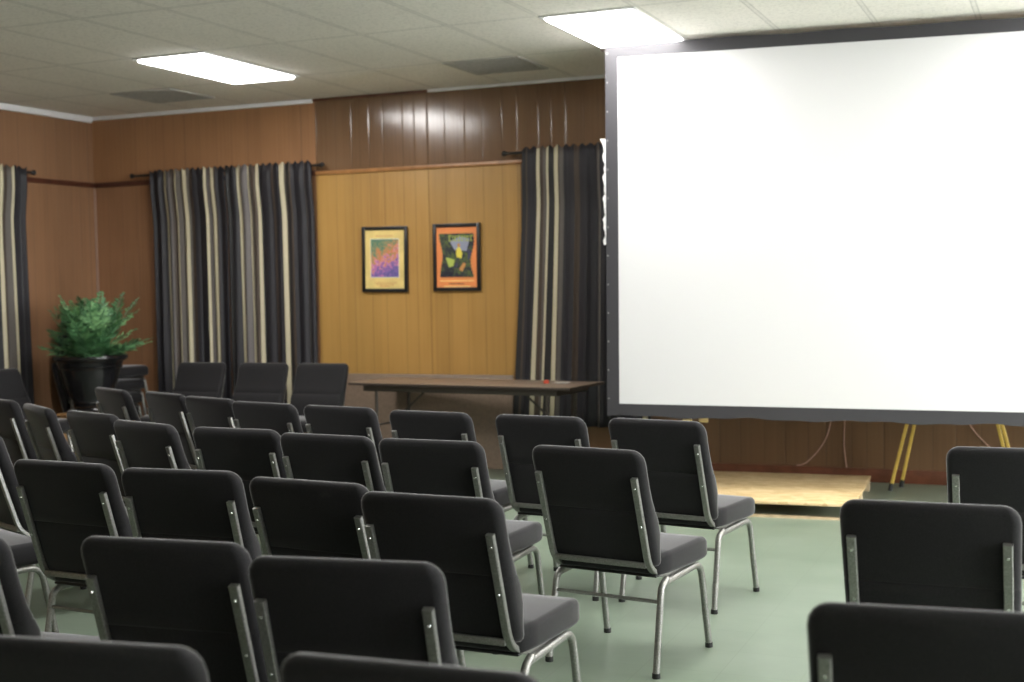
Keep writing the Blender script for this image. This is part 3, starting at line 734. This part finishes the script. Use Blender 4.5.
# ------------------------------------------------------------------ potted fern on a small stand
def stand(cx, cy, h):
    t = empty('plant_stand', (cx, cy, 0))
    m = MB(); m.box((-.2, -.2, h - .025), (.2, .2, h), 0, .004); m.build('top', M['tan_wood'], t)
    m = MB()
    for a, c in (((-.17, -.175, h - .075), (.17, -.155, h - .025)), ((-.17, .155, h - .075), (.17, .175, h - .025)), ((-.175, -.155, h - .075), (-.155, .155, h - .025)), ((.155, -.155, h - .075), (.175, .155, h - .025))): m.box(a, c)
    m.build('apron', M['tan_wood'], t, smooth=False)
    for sx in (-1, 1):
        for sy in (-1, 1):
            m = MB(); m.box((sx * .165 - .02, sy * .165 - .02, 0), (sx * .165 + .02, sy * .165 + .02, h - .025), 0, .003); m.build('leg', M['tan_wood'], t)
    return tag(t, 'small tan wooden stand under the black plant pot', 'plant stand')
PX, PY, PZ = -7.49, 8.70, .50
stand(PX, PY, PZ)
def fern():
    t = empty('potted_fern', (PX, PY, PZ))
    m = MB()
    prof = [(.0001, 0), (.165, 0), (.172, .008), (.172, .022), (.16, .03), (.155, .045), (.168, .055), (.17, .068), (.158, .078), (.162, .085), (.176, .094), (.172, .105),
            (.20, .16), (.235, .26), (.262, .36), (.27, .40), (.285, .408), (.292, .42), (.282, .432), (.288, .44), (.30, .47), (.318, .478), (.338, .49), (.344, .508), (.338, .526), (.32, .533), (.30, .53), (.285, .51), (.27, .47), (.0001, .468)]
    m.lathe([(r_ * .88, z_ * .90) for r_, z_ in prof], 56); m.build('pot', M['pot'], t, angle=50)
    m = MB(); m.lathe([(.0001, .43), (.225, .43), (.225, .437), (.0001, .45)], 32); m.build('soil', M['soil'], t)
    rnd = random.Random(4)
    mt, nt, bs = new_mat('fern_green'); L = nt.links
    at = N(nt, 'ShaderNodeAttribute', attribute_name='tone')
    r = ramp(nt, [(0, (.04, .115, .05)), (.6, (.11, .27, .115)), (1, (.27, .50, .23))]); L.new(at.outputs['Fac'], r.inputs['Fac'])
    L.new(r.outputs['Color'], bs.inputs['Base Color']); bs.inputs['Roughness'].default_value = .45
    fb = MB(); tones = []
    stm = MB()
    for k in range(66):
        az = rnd.uniform(0, 2 * PI); el = rnd.uniform(.34, 1.45); ln = rnd.uniform(.26, .40) * (.90 if el < .7 else 1.34)
        d = Vector((math.cos(az) * math.cos(el), math.sin(az) * math.cos(el), math.sin(el)))
        start = Vector((rnd.uniform(-.1, .1), rnd.uniform(-.1, .1), .44)); pts = []
        sag = rnd.uniform(.0, .07)
        for s in range(11):
            q = s / 10; pts.append(start + d * ln * q * 1.15 + Vector((math.cos(az) * .06 * q * q, math.sin(az) * .06 * q * q, -sag * q * q)))
        stm.tube(pts[::2], .0025, 4)
        tone = rnd.uniform(.1, 1)
        side0 = d.cross(Vector((0, 0, 1))); side0 = side0.normalized() if side0.length > .05 else Vector((1, 0, 0))
        for s in range(3, 11):
            q = s / 10; p = pts[s]; tg = (pts[s] - pts[s - 1]).normalized(); side = (side0 - tg * side0.dot(tg)).normalized(); nr = tg.cross(side)
            ll = .115 * math.sin(PI * min(1, .12 + q * .9)) + .022
            for sg in (-1, 1):
                for half in (0, .5):
                    if s == 10 and half: continue
                    b0 = p + (pts[min(s + 1, 10)] - p) * half
                    dr = (side * sg + tg * .65 + nr * rnd.uniform(-.35, .35)).normalized(); wv = tg * (.019)
                    mid = b0 + dr * ll * .5 + nr * .006; tip = b0 + dr * ll - nr * .008 - Vector((0, 0, .012))
                    o = len(fb.v); fb.v += [tuple(b0), tuple(mid - wv * .8), tuple(tip), tuple(mid + wv * .8)]
                    fb.f += [(o, o + 1, o + 2), (o, o + 2, o + 3)]; fb.mi += [0, 0]; tv = max(0, min(1, tone + rnd.uniform(-.25, .25))); tones += [tv] * 4
    me = bpy.data.meshes.new('foliage')
    # keep fronds inside the room corner
    vs = [(max(LEFT + .03 - PX, x), y, z) for x, y, z in fb.v]
    me.from_pydata(vs, [], fb.f); me.materials.append(mt)
    a = me.attributes.new('tone', 'FLOAT', 'POINT'); a.data.foreach_set('value', tones)
    o = bpy.data.objects.new('foliage', me); C.objects.link(o); o.parent = t
    stm.build('stems', mt, t)
    return tag(t, 'leafy green fern in a large glossy black urn pot in the corner', 'potted plant')
fern()

# ------------------------------------------------------------------ camera
cam_d = bpy.data.cameras.new('camera'); cam = bpy.data.objects.new('camera', cam_d); C.objects.link(cam)
yaw, pit, rol, f_px = -.3995, -.0443, -.0189, 1312.3
fw = Vector((math.sin(yaw) * math.cos(pit), math.cos(yaw) * math.cos(pit), math.sin(pit)))
r0 = Vector((math.cos(yaw), -math.sin(yaw), 0)); u0 = r0.cross(fw)
rt = r0 * math.cos(rol) + u0 * math.sin(rol); up = -r0 * math.sin(rol) + u0 * math.cos(rol)
mw = Matrix(((rt.x, up.x, -fw.x, 0), (rt.y, up.y, -fw.y, 0), (rt.z, up.z, -fw.z, 1.51), (0, 0, 0, 1)))
cam.matrix_world = mw
cam_d.sensor_width = 22.3; cam_d.sensor_fit = 'HORIZONTAL'; cam_d.lens = f_px / 1024 * 22.3; cam_d.clip_start = .05
cam_d.dof.use_dof = True; cam_d.dof.focus_distance = 5.0; cam_d.dof.aperture_fstop = 1.8
S.camera = cam

# ------------------------------------------------------------------ world and view
w = bpy.data.worlds.new('World'); S.world = w; w.use_nodes = True
w.node_tree.nodes['Background'].inputs['Color'].default_value = (.05, .05, .05, 1); w.node_tree.nodes['Background'].inputs['Strength'].default_value = .1
S.view_settings.view_transform = 'Standard'; S.view_settings.look = 'None'; S.view_settings.exposure = .25; S.view_settings.gamma = 1; S.view_settings.use_curve_mapping = False
S.cycles.max_bounces = 8; S.cycles.diffuse_bounces = 5; S.cycles.use_denoising = True
